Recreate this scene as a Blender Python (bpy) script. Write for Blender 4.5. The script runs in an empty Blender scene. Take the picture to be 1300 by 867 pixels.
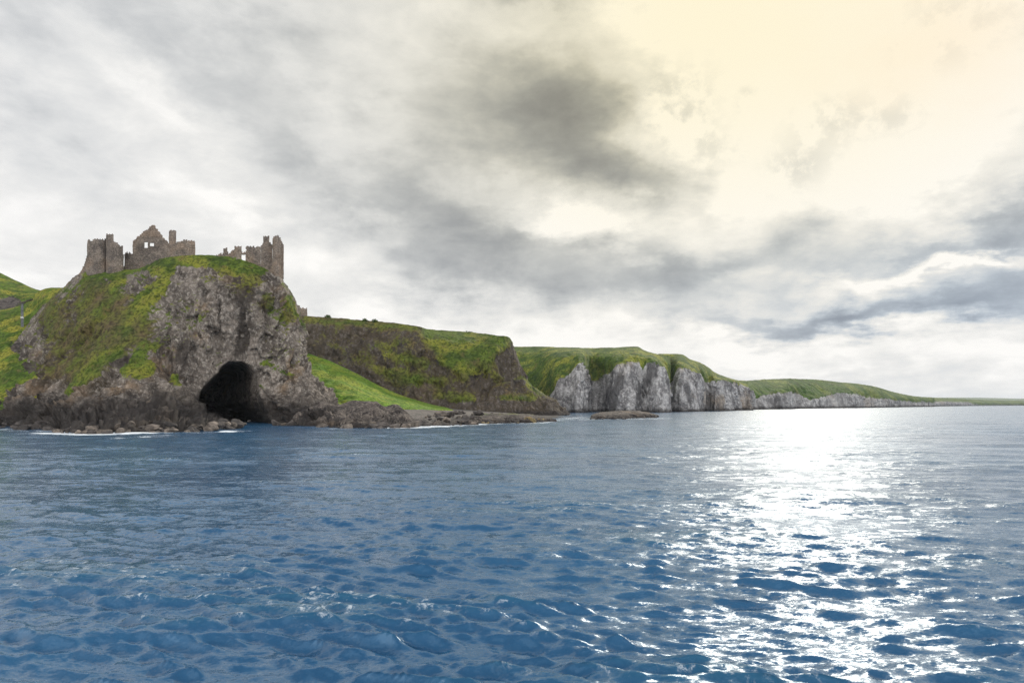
import bpy, bmesh, math, random
import numpy as np
from mathutils import Vector

random.seed(7)
rng = np.random.RandomState(11)
R = math.radians
scene = bpy.context.scene
COL = scene.collection

# ------------------------------------------------------------------ camera
CAM_H = 3.6
FPX = 867.0                      # focal length in pixels of the 1300 px wide frame
HORIZON = 513.3
PITCH = math.atan((HORIZON - 433.5) / FPX)
cam_d = bpy.data.cameras.new('camera')
cam_d.lens = 36.0 * FPX / 1300.0
cam_d.sensor_width = 36.0
cam_d.clip_start = 0.2
cam_d.clip_end = 60000.0
cam = bpy.data.objects.new('camera', cam_d)
cam.location = (0, 0, CAM_H)
cam.rotation_euler = (math.pi / 2 + PITCH, 0, 0)
COL.objects.link(cam)
scene.camera = cam

# ------------------------------------------------------------------ view
scene.view_settings.view_transform = 'Standard'
scene.view_settings.look = 'None'
scene.view_settings.exposure = 0.0
scene.view_settings.gamma = 1.0
scene.view_settings.use_curve_mapping = False
scene.render.engine = 'CYCLES'
scene.cycles.max_bounces = 6
scene.cycles.diffuse_bounces = 3
scene.cycles.glossy_bounces = 3
scene.cycles.volume_bounces = 0
scene.cycles.use_denoising = True
scene.cycles.denoiser = 'OPENIMAGEDENOISE'
scene.cycles.denoising_input_passes = 'RGB_ALBEDO_NORMAL'
scene.cycles.denoising_prefilter = 'NONE'
scene.cycles.sample_clamp_direct = 2.2
scene.cycles.sample_clamp_indirect = 4.0
scene.cycles.caustics_reflective = False
scene.cycles.caustics_refractive = False

SUN_AZ, SUN_EL = R(23.5), R(26.5)

# ------------------------------------------------------------------ node helpers
def sock(nt, v, inp):
    if isinstance(v, bpy.types.NodeSocket):
        nt.links.new(v, inp)
    elif v is not None:
        inp.default_value = v

def N(nt, typ, **props):
    n = nt.nodes.new(typ)
    for k, v in props.items():
        setattr(n, k, v)
    return n

def M(nt, op, a, b=None, c=None, clamp=False):
    n = N(nt, 'ShaderNodeMath', operation=op, use_clamp=clamp)
    sock(nt, a, n.inputs[0]); sock(nt, b, n.inputs[1]); sock(nt, c, n.inputs[2])
    return n.outputs[0]

def V(nt, op, a, b=None):
    n = N(nt, 'ShaderNodeVectorMath', operation=op)
    sock(nt, a, n.inputs[0])
    if b is not None: sock(nt, b, n.inputs[1])
    return n.outputs['Value'] if op in ('DOT_PRODUCT', 'LENGTH') else n.outputs[0]

def MIX(nt, fac, a, b, blend='MIX'):
    n = N(nt, 'ShaderNodeMix', data_type='RGBA', blend_type=blend)
    n.clamp_factor = True
    sock(nt, fac, n.inputs[0])
    for v, i in ((a, 6), (b, 7)):
        if isinstance(v, (tuple, list)) and len(v) == 3: v = (*v, 1)
        sock(nt, v, n.inputs[i])
    return n.outputs[2]

def RANGE(nt, v, a, b, c=0.0, d=1.0, smooth=True):
    n = N(nt, 'ShaderNodeMapRange', interpolation_type='SMOOTHSTEP' if smooth else 'LINEAR')
    sock(nt, v, n.inputs[0])
    for i, x in enumerate((a, b, c, d)): sock(nt, x, n.inputs[i + 1])
    return n.outputs[0]

def NOISE(nt, vec, scale, detail=4.0, rough=0.55, dist=0.0):
    n = N(nt, 'ShaderNodeTexNoise')
    sock(nt, vec, n.inputs['Vector'])
    n.inputs['Scale'].default_value = scale
    n.inputs['Detail'].default_value = detail
    n.inputs['Roughness'].default_value = rough
    n.inputs['Distortion'].default_value = dist
    return n.outputs[0], n.outputs[1]

def COMB(nt, x, y, z):
    n = N(nt, 'ShaderNodeCombineXYZ')
    sock(nt, x, n.inputs[0]); sock(nt, y, n.inputs[1]); sock(nt, z, n.inputs[2])
    return n.outputs[0]

def MAP(nt, vec, loc=(0, 0, 0), rot=(0, 0, 0), scl=(1, 1, 1), typ='POINT'):
    n = N(nt, 'ShaderNodeMapping', vector_type=typ)
    sock(nt, vec, n.inputs[0])
    n.inputs[1].default_value = loc; n.inputs[2].default_value = rot; n.inputs[3].default_value = scl
    return n.outputs[0]

# ------------------------------------------------------------------ frame geometry
CP, SP = math.cos(PITCH), math.sin(PITCH)

def P(px, py, Y):
    """world point seen at (px, py) of the 1300x867 frame, at forward distance Y"""
    px, py, Y = np.broadcast_arrays(np.asarray(px, float), np.asarray(py, float), np.asarray(Y, float))
    x = (px - 650.0) / FPX
    y = (433.5 - py) / FPX
    dy = CP - y * SP
    dz = SP + y * CP
    t = Y / dy
    return np.stack([x * t, Y, CAM_H + dz * t], -1)

def YW(py, z=0.0):
    """forward distance at which row py meets height z"""
    y = (433.5 - py) / FPX
    return (CAM_H - z) * (CP - y * SP) / -(SP + y * CP)

def azel(px, py):
    x = (px - 650.0) / FPX; y = (433.5 - py) / FPX
    d = np.array([x, CP - y * SP, SP + y * CP]); d /= np.linalg.norm(d)
    return math.atan2(d[0], d[1]), math.asin(d[2])

# ------------------------------------------------------------------ world: broken cloud over a Nishita sky
def build_world():
    w = bpy.data.worlds.new('World')
    scene.world = w
    w.use_nodes = True
    nt = w.node_tree
    nt.nodes.clear()
    sky = N(nt, 'ShaderNodeTexSky', sky_type='NISHITA')
    sky.sun_disc = False
    sky.sun_elevation = SUN_EL
    sky.sun_rotation = SUN_AZ
    sky.dust_density = 1.5
    bg_sky = N(nt, 'ShaderNodeBackground')
    nt.links.new(sky.outputs[0], bg_sky.inputs[0])
    bg_sky.inputs[1].default_value = 0.12

    d = V(nt, 'NORMALIZE', N(nt, 'ShaderNodeTexCoord').outputs['Generated'])
    s = N(nt, 'ShaderNodeSeparateXYZ'); nt.links.new(d, s.inputs[0])
    x, y, z = s.outputs
    zc = M(nt, 'MAXIMUM', z, 0.0)
    # cloud-deck coordinates: the deck is a flat layer overhead, so it crowds together at the horizon
    den = M(nt, 'ADD', zc, 0.16)
    deck = COMB(nt, M(nt, 'DIVIDE', x, den), M(nt, 'DIVIDE', y, den), 0.0)
    az = M(nt, 'ARCTAN2', x, y)
    el = M(nt, 'ARCSINE', z)
    w1f, w1 = NOISE(nt, deck, 1.6, 5, 0.6)
    w2f, w2 = NOISE(nt, MAP(nt, d, scl=(1, 1, 1.6)), 7.0, 7, 0.62)
    warp = V(nt, 'ADD', V(nt, 'MULTIPLY', V(nt, 'SUBTRACT', w1, (.5, .5, .5)), (.22, .13, 0)),
             V(nt, 'MULTIPLY', V(nt, 'SUBTRACT', w2, (.5, .5, .5)), (.16, .12, 0)))
    ae = V(nt, 'ADD', COMB(nt, az, el, 0.0), warp)

    def blob(vec, px, py, rx, ry, rot=0.0):
        a, e = azel(px, py)
        m = MAP(nt, vec, (a, e, 0), (0, 0, -R(rot)), (rx / FPX, ry / FPX, 1.0), 'TEXTURE')
        q = V(nt, 'DOT_PRODUCT', m, m)
        return M(nt, 'EXPONENT', M(nt, 'MULTIPLY', q, -1.0))

    BLOBS = [  # px, py, rx, ry, rot (down to the right +), weight
        (690, 120, 120, 75, 0, -.46), (765, 150, 85, 70, 0, -.34), (835, 230, 70, 34, 25, -.42), (740, 210, 130, 45, 8, -.20),
        (560, 160, 150, 60, 10, -.16), (400, 195, 200, 36, 20, -.14), (470, 255, 170, 30, 10, -.16),
        (610, 300, 150, 45, 10, -.22), (580, 355, 130, 32, 5, -.20), (740, 345, 190, 45, 0, -.30),
        (1020, 295, 46, 36, 0, -.26), (990, 362, 120, 18, 0, -.20), (900, 335, 90, 24, 0, -.20),
        (1262, 268, 75, 28, -10, -.40), (1165, 312, 75, 20, -12, -.24), (1215, 388, 150, 22, -3, -.46),
        (930, 408, 90, 17, -4, -.28), (1080, 402, 80, 14, 0, -.22), (1285, 340, 60, 18, 0, -.24),
        (120, 10, 230, 36, 0, -.10), (150, 70, 160, 20, 25, .08), (420, 120, 120, 20, 20, .08), (50, 150, 140, 26, 8, -.16), (330, 60, 120, 40, 20, -.14), (690, 2, 80, 17, 0, -.34),
        (60, 285, 150, 40, 5, .16), (310, 275, 180, 26, 24, .16), (240, 130, 170, 26, 33, .14), (60, 345, 120, 25, 0, .08), (440, 380, 120, 30, 18, .22),
        (650, 440, 420, 36, 0, .18), (725, 285, 75, 22, 0, .34), (1100, 450, 300, 26, 0, .20), (1120, 345, 80, 14, -10, .36), (1230, 318, 60, 10, -12, .30), (1060, 240, 120, 30, 0, .15), (955, 358, 46, 14, -5, .24),
        (640, 40, 120, 60, 0, .10), (1250, 180, 120, 60, 0, .16),
    ]
    L = None
    for (bx, by, rx, ry, rot, wt) in BLOBS:
        g = blob(ae, bx, by, rx, ry, rot)
        L = M(nt, 'MULTIPLY_ADD', g, wt, 0.80 if L is None else L)
    # texture of the deck itself
    n1, _ = NOISE(nt, MAP(nt, deck, rot=(0, 0, R(25)), scl=(1, .55, 1)), 2.6, 8, 0.58, 0.4)
    n2, _ = NOISE(nt, MAP(nt, d, scl=(1, 1, 2.2)), 9.0, 9, 0.6, 0.3)
    L = M(nt, 'MULTIPLY_ADD', M(nt, 'SUBTRACT', n1, .5), .34, L)
    L = M(nt, 'MULTIPLY_ADD', M(nt, 'SUBTRACT', n2, .5), .50, L)
    n4, _ = NOISE(nt, MAP(nt, d, scl=(1, 1, 1.9)), 4.6, 9, .6, .15)
    L = M(nt, 'MULTIPLY_ADD', M(nt, 'SUBTRACT', n4, .5), .40, L)
    n5, _ = NOISE(nt, V(nt, 'ADD', MAP(nt, d, scl=(1, 1, 1.8)), (3, 7, 1)), 6.5, 9, .58, .1)
    L = M(nt, 'MULTIPLY_ADD', M(nt, 'SUBTRACT', RANGE(nt, n5, .44, .60), .5), .09, L)
    L = M(nt, 'MULTIPLY_ADD', M(nt, 'SUBTRACT', L, .72), 1.22, .75)
    glow_n = blob(V(nt, 'ADD', COMB(nt, az, el, 0.0), V(nt, 'MULTIPLY', warp, (.7, .7, 0))), 1000, 50, 235, 170)
    L = M(nt, 'MULTIPLY_ADD', glow_n, .75, L)
    L = M(nt, 'MINIMUM', L, 1.14)
    n3, _ = NOISE(nt, d, 26.0, 6, .62)
    ae2 = V(nt, 'ADD', COMB(nt, az, el, 0.0), V(nt, 'MULTIPLY', V(nt, 'SUBTRACT', w2, (.5, .5, .5)), (.07, .06, 0)))
    for (bx, by, rx, ry, wt) in [(865, 140, 44, 40, -.34), (955, 132, 10, 12, -.25), (1060, 158, 40, 26, -.26), (1135, 155, 28, 18, -.2), (1010, 212, 34, 22, -.3),
                                 (905, 190, 30, 20, -.2), (1240, 15, 70, 40, -.12), (1180, 60, 40, 40, -.08)]:
        L = M(nt, 'MULTIPLY_ADD', M(nt, 'MULTIPLY', blob(ae2, bx, by, rx, ry), RANGE(nt, n3, .42, .60)), wt, L)
    # unseen deck behind the camera is brightened to light the land facing it
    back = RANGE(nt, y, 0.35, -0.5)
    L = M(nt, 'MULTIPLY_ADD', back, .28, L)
    ramp = N(nt, 'ShaderNodeValToRGB')
    nt.links.new(M(nt, 'DIVIDE', L, 1.12), ramp.inputs[0])
    cr = ramp.color_ramp
    stops = [(0.0, (.27, .285, .32)), (.25, (.37, .39, .425)), (.5, (.525, .545, .57)), (.75, (.73, .74, .75)), (.93, (.85, .85, .845)), (1.12, (1.0, .99, .975))]
    stops = [(p_ / 1.12, c_) for p_, c_ in stops]
    cr.elements[0].position, cr.elements[0].color = stops[0][0], (*stops[0][1], 1)
    cr.elements[1].position, cr.elements[1].color = stops[-1][0], (*stops[-1][1], 1)
    for p_, c_ in stops[1:-1]:
        e_ = cr.elements.new(p_); e_.color = (*c_, 1)
    col = ramp.outputs[0]
    # warm light coming through the thin cloud around the sun
    tint = blob(COMB(nt, az, el, 0.0), 900, 10, 430, 270)
    col = MIX(nt, M(nt, 'MULTIPLY', tint, 1.0, clamp=True), col, (1.0, .925, .70), 'MULTIPLY')
    col = MIX(nt, M(nt, 'MULTIPLY', blob(COMB(nt, az, el, 0.0), 720, 130, 260, 150), RANGE(nt, L, .95, .5)), col, (1.01, .985, .92), 'MULTIPLY')
    col = MIX(nt, M(nt, 'MULTIPLY', blob(ae, 1230, 30, 130, 80), .8), col, (1.0, .93, .86), 'MULTIPLY')
    col = MIX(nt, M(nt, 'MULTIPLY', blob(COMB(nt, az, el, 0.0), 1240, 390, 330, 95), RANGE(nt, L, .95, .45)), col, (.91, .99, 1.09), 'MULTIPLY')
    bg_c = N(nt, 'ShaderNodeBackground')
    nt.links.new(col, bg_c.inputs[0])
    nt.links.new(M(nt, 'MULTIPLY_ADD', back, 1.9, 1.0), bg_c.inputs[1])  # extra strength added behind the camera as fill on the land
    # gaps of blue high overhead and behind
    gap = M(nt, 'MULTIPLY', RANGE(nt, z, .53, .75), RANGE(nt, n1, .30, .52))
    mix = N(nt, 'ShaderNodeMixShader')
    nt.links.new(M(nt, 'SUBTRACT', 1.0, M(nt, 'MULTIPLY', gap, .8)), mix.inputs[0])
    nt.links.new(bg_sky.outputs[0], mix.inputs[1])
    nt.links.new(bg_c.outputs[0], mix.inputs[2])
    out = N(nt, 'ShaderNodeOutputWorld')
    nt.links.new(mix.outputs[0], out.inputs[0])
    w.cycles.sampling_method = 'MANUAL'
    w.cycles.sample_map_resolution = 512
build_world()

sun_d = bpy.data.lights.new('sun', 'SUN')
sun_d.energy = 3.5
sun_d.angle = R(3)
sun_d.color = (1.0, .93, .80)
sun = bpy.data.objects.new('sun', sun_d)
COL.objects.link(sun)
sdir = Vector((math.sin(SUN_AZ) * math.cos(SUN_EL), math.cos(SUN_AZ) * math.cos(SUN_EL), math.sin(SUN_EL)))
sun.rotation_euler = (-sdir).to_track_quat('-Z', 'Y').to_euler()
sun.location = (60, 0, 90)

# ------------------------------------------------------------------ numpy noise
_perm = rng.permutation(256).astype(np.int64)
_perm = np.concatenate([_perm, _perm, _perm])
_g = rng.normal(size=(256, 3)); _g /= np.linalg.norm(_g, axis=1)[:, None]

def perlin(p):
    i = np.floor(p).astype(np.int64); f = p - i
    i &= 255
    u = f * f * f * (f * (f * 6 - 15) + 10)
    out = 0.0
    for dx in (0, 1):
        for dy in (0, 1):
            for dz in (0, 1):
                h = _perm[_perm[_perm[(i[..., 0] + dx) & 255] + ((i[..., 1] + dy) & 255)] + ((i[..., 2] + dz) & 255)]
                g = _g[h]
                w = ((u[..., 0] if dx else 1 - u[..., 0]) * (u[..., 1] if dy else 1 - u[..., 1]) * (u[..., 2] if dz else 1 - u[..., 2]))
                out = out + w * (g[..., 0] * (f[..., 0] - dx) + g[..., 1] * (f[..., 1] - dy) + g[..., 2] * (f[..., 2] - dz))
    return out * 1.5

def fbm(p, scale, octs=4, gain=.5, ridged=False):
    p = np.asarray(p) / scale
    a, s, o = 1.0, 0.0, 0.0
    for k in range(octs):
        n = perlin(p + 17.3 * k)
        if ridged: n = 1 - 2 * np.abs(n)
        o = o + a * n; s += a
        a *= gain; p = p * 2.03
    return o / s

def worley(p, scale):
    """cell value and distance to the nearest border, 3-D"""
    p = np.asarray(p) / scale
    i = np.floor(p).astype(np.int64)
    best = np.full(p.shape[:-1], 1e9); second = best.copy(); val = np.zeros(p.shape[:-1])
    for dx in (-1, 0, 1):
        for dy in (-1, 0, 1):
            for dz in (-1, 0, 1):
                c = i + np.array([dx, dy, dz])
                h = _perm[_perm[_perm[c[..., 0] & 255] + (c[..., 1] & 255)] + (c[..., 2] & 255)]
                o = c + .5 + .48 * _g[h]
                q = ((p - o) ** 2).sum(-1)
                nb = q < best
                second = np.where(nb, best, np.minimum(second, q))
                val = np.where(nb, h / 255.0, val)
                best = np.where(nb, q, best)
    return val, np.sqrt(second) - np.sqrt(best)

def sstep(a, b, x):
    t = np.clip((x - a) / (b - a), 0, 1)
    return t * t * (3 - 2 * t)

# ------------------------------------------------------------------ scene helpers
def tag(o, label=None, cat=None, group=None, kind=None):
    if label: o['label'] = label
    if cat: o['category'] = cat
    if group: o['group'] = group
    if kind: o['kind'] = kind
    return o

def empty(name, loc, label, cat, group=None):
    o = bpy.data.objects.new(name, None)
    o.empty_display_size = .5
    COL.objects.link(o)
    o.location = loc
    return tag(o, label, cat, group)

def mesh_obj(name, verts, faces, mat, parent=None, smooth=True, attrs=None):
    me = bpy.data.meshes.new(name)
    verts = np.asarray(verts, np.float32).reshape(-1, 3)
    if parent is not None:
        verts = verts - np.array(parent.location, np.float32)
    faces = np.asarray(faces, np.int32)
    k = faces.shape[1]
    me.vertices.add(len(verts)); me.vertices.foreach_set('co', verts.ravel())
    me.loops.add(faces.size); me.loops.foreach_set('vertex_index', faces.ravel())
    me.polygons.add(len(faces))
    me.polygons.foreach_set('loop_start', np.arange(0, faces.size, k, dtype=np.int32))
    me.polygons.foreach_set('loop_total', np.full(len(faces), k, np.int32))
    me.polygons.foreach_set('use_smooth', np.full(len(faces), smooth, bool))
    me.update(calc_edges=True)
    for an, av in (attrs or {}).items():
        at = me.attributes.new(an, 'FLOAT', 'POINT')
        at.data.foreach_set('value', np.asarray(av, np.float32).ravel())
    me.materials.append(mat)
    o = bpy.data.objects.new(name, me)
    COL.objects.link(o)
    if parent is not None: o.parent = parent
    return o

def grid_faces(nv, nu):
    a = (np.arange(nv - 1)[:, None] * nu + np.arange(nu - 1)[None, :]).ravel()
    return np.stack([a, a + 1, a + nu + 1, a + nu], 1)

# ------------------------------------------------------------------ materials
def new_mat(name):
    m = bpy.data.materials.new(name)
    m.use_nodes = True
    nt = m.node_tree
    nt.nodes.clear()
    out = N(nt, 'ShaderNodeOutputMaterial')
    b = N(nt, 'ShaderNodeBsdfPrincipled')
    nt.links.new(b.outputs[0], out.inputs[0])
    return m, nt, b

def ATTR(nt, name):
    return N(nt, 'ShaderNodeAttribute', attribute_name=name).outputs['Fac']

def terrain_mat(name, rock, grass, S=1.0, streak=.5, wet_z=1.6, fine=1.0, CR=.35):
    """rock: (dark, mid, pale, rust) colours; grass: (deep, mid, yellow, brown). S: metres per unit of pattern"""
    m, nt, b = new_mat(name)
    pos = N(nt, 'ShaderNodeNewGeometry').outputs['Position']
    sx = N(nt, 'ShaderNodeSeparateXYZ'); nt.links.new(pos, sx.inputs[0])
    n_big, _ = NOISE(nt, pos, .085 / S, 4, .6)
    n_mid, _ = NOISE(nt, pos, .32 / S, 6, .65)
    n_fin, _ = NOISE(nt, pos, 1.5 / S, 6, .7)
    n_str, _ = NOISE(nt, MAP(nt, pos, scl=(1, 1, .16)), .55 / S, 5, .65)
    col = MIX(nt, RANGE(nt, n_mid, .36, .64), rock[0], rock[1])
    col = MIX(nt, M(nt, 'MULTIPLY', RANGE(nt, n_fin, .46, .66), .6), col, rock[2])
    col = MIX(nt, M(nt, 'MULTIPLY', RANGE(nt, n_str, .52, .66), streak), col, rock[0])
    col = MIX(nt, M(nt, 'MULTIPLY', RANGE(nt, n_big, .54, .68), .55), col, rock[3])
    n_st2, _ = NOISE(nt, MAP(nt, V(nt, 'ADD', pos, (31, 17, 0)), scl=(1, 1, .35)), .16 / S, 6, .68)
    col = MIX(nt, RANGE(nt, n_st2, .53, .62, 0, .8), col, tuple(c * .6 for c in rock[0]))
    col = MIX(nt, M(nt, 'MULTIPLY', RANGE(nt, ATTR(nt, 'dry'), .25, .9), RANGE(nt, n_fin, .62, .40, .25, 1.0)), col, MIX(nt, n_mid, (.030, .025, .019), (.088, .068, .043)))
    crack = N(nt, 'ShaderNodeTexVoronoi', feature='DISTANCE_TO_EDGE')
    nt.links.new(V(nt, 'ADD', MAP(nt, pos, scl=(1, 1, .6)), V(nt, 'MULTIPLY', NOISE(nt, pos, .8 / S, 3)[1], (1.2 * S, 1.2 * S, 1.2 * S))), crack.inputs['Vector'])
    crack.inputs['Scale'].default_value = .55 / S
    col = MIX(nt, RANGE(nt, crack.outputs['Distance'], .06, 0.0, 0, CR), col, tuple(c * .45 for c in rock[0]))
    # tide-wetted foot
    wz = M(nt, 'MULTIPLY_ADD', M(nt, 'SUBTRACT', n_mid, .5), 3.0, sx.outputs[2])
    col = MIX(nt, RANGE(nt, wz, wet_z * 1.25 + .5, wet_z * .5 - .4, 0, .9), col, (.024, .021, .020))
    # turf
    g_c = MIX(nt, RANGE(nt, n_mid, .35, .62), grass[0], grass[1])
    g_c = MIX(nt, RANGE(nt, NOISE(nt, pos, .17 / S, 5, .6)[0], .46, .64), g_c, grass[2])
    g_c = MIX(nt, M(nt, 'MULTIPLY', RANGE(nt, NOISE(nt, pos, .5 / S, 5, .7)[0], .54, .68), .75), g_c, grass[3])
    g_c = MIX(nt, RANGE(nt, n_fin, .56, .38, 0, .85), g_c, tuple(c * .5 for c in grass[0]))
    ga = M(nt, 'ADD', ATTR(nt, 'grass'), M(nt, 'ADD', M(nt, 'MULTIPLY', M(nt, 'SUBTRACT', n_fin, .5), .9), M(nt, 'MULTIPLY', M(nt, 'SUBTRACT', n_mid, .5), .7)))
    gf = RANGE(nt, ga, .42, .58)
    dry = MIX(nt, RANGE(nt, n_fin, .36, .62), (.038, .028, .018), MIX(nt, RANGE(nt, n_mid, .4, .6), (.125, .092, .048), (.10, .104, .026)))
    g_c = MIX(nt, ATTR(nt, 'dry'), g_c, dry)
    col = MIX(nt, gf, col, g_c)
    nt.links.new(col, b.inputs['Base Color'])
    b.inputs['Roughness'].default_value = .95
    b.inputs['Specular IOR Level'].default_value = .15
    bump = N(nt, 'ShaderNodeBump')
    bump.inputs['Strength'].default_value = .7
    bump.inputs['Distance'].default_value = .28 * S * fine
    h = M(nt, 'ADD', NOISE(nt, pos, 1.1 / S, 8, .72)[0], M(nt, 'MULTIPLY', RANGE(nt, crack.outputs['Distance'], 0, .12), .35))
    nt.links.new(h, bump.inputs['Height'])
    nt.links.new(bump.outputs[0], b.inputs['Normal'])
    return m

GRASS = ((.038, .062, .012), (.088, .126, .019), (.175, .180, .029), (.125, .088, .040))
ROCK_CASTLE = ((.060, .050, .043), (.188, .160, .136), (.44, .395, .345), (.21, .135, .072))
ROCK_DARK = ((.036, .031, .030), (.10, .085, .076), (.21, .182, .162), (.13, .088, .05))
ROCK_WHITE = ((.11, .105, .107), (.33, .322, .318), (.56, .55, .54), (.26, .20, .135))
M_CASTLE_ROCK = terrain_mat('castle_rock', ROCK_CASTLE, GRASS, wet_z=5.4)
M_DARK_ROCK = terrain_mat('dark_cliff', ROCK_DARK, GRASS, 1.3)
M_SHORE = terrain_mat('shore_rock', ((.035, .03, .029), (.095, .08, .07), (.26, .22, .185), (.15, .10, .06)), GRASS, .7, .3, 1.0)
M_HILL = terrain_mat('hill_turf', ROCK_DARK, ((.042, .075, .012), (.095, .145, .018), (.245, .235, .034), (.15, .11, .045)), 1.0)
M_MEADOW = terrain_mat('meadow_turf', ROCK_DARK, ((.085, .165, .02), (.15, .24, .026), (.235, .27, .038), (.15, .165, .04)), 1.0)
M_WHITE = terrain_mat('pale_cliff', ROCK_WHITE, ((.036, .068, .014), (.085, .125, .02), (.205, .215, .036), (.12, .09, .04)), 1.7, .95, 1.5, CR=.3)
M_FAR = terrain_mat('far_cliff', ((.13, .125, .125), (.34, .33, .32), (.52, .51, .50), (.25, .21, .17)), ((.035, .07, .014), (.065, .11, .02), (.13, .16, .035), (.09, .075, .04)), 5.0, .75, 2.0)

def stone_mat():
    m, nt, b = new_mat('ruin_masonry')
    pos = N(nt, 'ShaderNodeNewGeometry').outputs['Position']
    n_mid, _ = NOISE(nt, pos, .45, 5, .65)
    n_fin, _ = NOISE(nt, pos, 3.0, 5, .7)
    n_big, _ = NOISE(nt, pos, .16, 3, .6)
    col = MIX(nt, RANGE(nt, n_mid, .36, .64), (.125, .106, .092), (.265, .218, .178))
    col = MIX(nt, RANGE(nt, n_big, .5, .66, 0, .6), col, (.31, .225, .16))
    col = MIX(nt, RANGE(nt, n_fin, .52, .70, 0, .75), col, (.36, .30, .25))
    col = MIX(nt, RANGE(nt, n_fin, .46, .30, 0, .8), col, (.05, .043, .04))
    br = N(nt, 'ShaderNodeTexVoronoi', feature='DISTANCE_TO_EDGE')
    nt.links.new(MAP(nt, pos, scl=(1, 1, 1.7)), br.inputs['Vector'])
    br.inputs['Scale'].default_value = 1.7
    col = MIX(nt, RANGE(nt, br.outputs['Distance'], .10, .0, 0, .65), col, (.055, .048, .043))
    nt.links.new(col, b.inputs['Base Color'])
    b.inputs['Roughness'].default_value = .95
    b.inputs['Specular IOR Level'].default_value = .15
    bump = N(nt, 'ShaderNodeBump'); bump.inputs['Strength'].default_value = .9; bump.inputs['Distance'].default_value = .22
    nt.links.new(M(nt, 'ADD', n_fin, RANGE(nt, br.outputs['Distance'], 0, .15, 0, .5)), bump.inputs['Height'])
    nt.links.new(bump.outputs[0], b.inputs['Normal'])
    return m
M_STONE = stone_mat()

def simple_mat(name, c1, c2, scale, rough=.9, bump=.1):
    m, nt, b = new_mat(name)
    oi = N(nt, 'ShaderNodeObjectInfo').outputs['Random']
    tc = V(nt, 'ADD', N(nt, 'ShaderNodeTexCoord').outputs['Object'], COMB(nt, M(nt, 'MULTIPLY', oi, 40.0), 0.0, 0.0))
    n, _ = NOISE(nt, tc, scale, 5, .65)
    col = MIX(nt, RANGE(nt, n, .34, .66), c1, c2)
    col = MIX(nt, M(nt, 'MULTIPLY', oi, .5), col, c1)
    nt.links.new(col, b.inputs['Base Color'])
    b.inputs['Roughness'].default_value = rough
    b.inputs['Specular IOR Level'].default_value = .2
    bp = N(nt, 'ShaderNodeBump'); bp.inputs['Distance'].default_value = bump
    nt.links.new(n, bp.inputs['Height']); nt.links.new(bp.outputs[0], b.inputs['Normal'])
    return m
M_BOULDER_DARK = simple_mat('boulder_dark', (.03, .027, .026), (.11, .095, .085), 1.3)
M_BOULDER_PALE = simple_mat('boulder_pale', (.05, .042, .036), (.21, .175, .145), 1.3)
M_BOULDER_OCHRE = simple_mat('boulder_ochre', (.11, .085, .045), (.27, .21, .10), 1.3)
M_WHITE_STONE = simple_mat('white_stone', (.6, .6, .57), (.8, .8, .77), 1.5)
M_LEAF = simple_mat('shrub_leaf', (.025, .05, .012), (.07, .10, .022), 2.0)
M_BARK = simple_mat('shrub_bark', (.06, .045, .03), (.12, .09, .06), 4.0)
M_SLATE = simple_mat('pier_stone', (.08, .085, .09), (.17, .17, .175), 2.5)
M_PALE_BAND = simple_mat('pier_band', (.38, .38, .36), (.55, .55, .52), 2.5)
M_TIMBER = simple_mat('bridge_timber', (.05, .045, .042), (.13, .115, .10), 3.0)

# ------------------------------------------------------------------ terrain sheets
def catmull(C, n, axis):
    """resample control array C along axis to n samples (Catmull-Rom)"""
    C = np.moveaxis(C, axis, 0)
    k = C.shape[0]
    t = np.linspace(0, k - 1, n) if np.isscalar(n) else np.asarray(n)
    i = np.clip(np.floor(t).astype(int), 0, k - 2)
    f = (t - i).reshape(-1, *([1] * (C.ndim - 1)))
    p0, p1, p2, p3 = C[np.clip(i - 1, 0, k - 1)], C[i], C[i + 1], C[np.clip(i + 2, 0, k - 1)]
    m1, m2 = (p2 - p0) * .5, (p3 - p1) * .5
    f2, f3 = f * f, f * f * f
    o = (2 * f3 - 3 * f2 + 1) * p1 + (f3 - 2 * f2 + f) * m1 + (-2 * f3 + 3 * f2) * p2 + (f3 - f2) * m2
    return np.moveaxis(o, 0, axis)

def normals(Wd):
    du = np.gradient(Wd, axis=1); dv = np.gradient(Wd, axis=0)
    n = np.cross(du, dv)
    return n / (np.linalg.norm(n, axis=-1, keepdims=True) + 1e-9)

def capsules(px, py, strokes):
    """soft mask from strokes (x0,y0,x1,y1,radius,strength)"""
    m = np.zeros(px.shape)
    for (x0, y0, x1, y1, r, s) in strokes:
        dx, dy = x1 - x0, y1 - y0
        t = np.clip(((px - x0) * dx + (py - y0) * dy) / (dx * dx + dy * dy + 1e-6), 0, 1)
        dd = np.hypot(px - x0 - t * dx, py - y0 - t * dy) / r
        m = m + s * np.exp(-dd ** 2 * 1.2)
    return m

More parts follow.
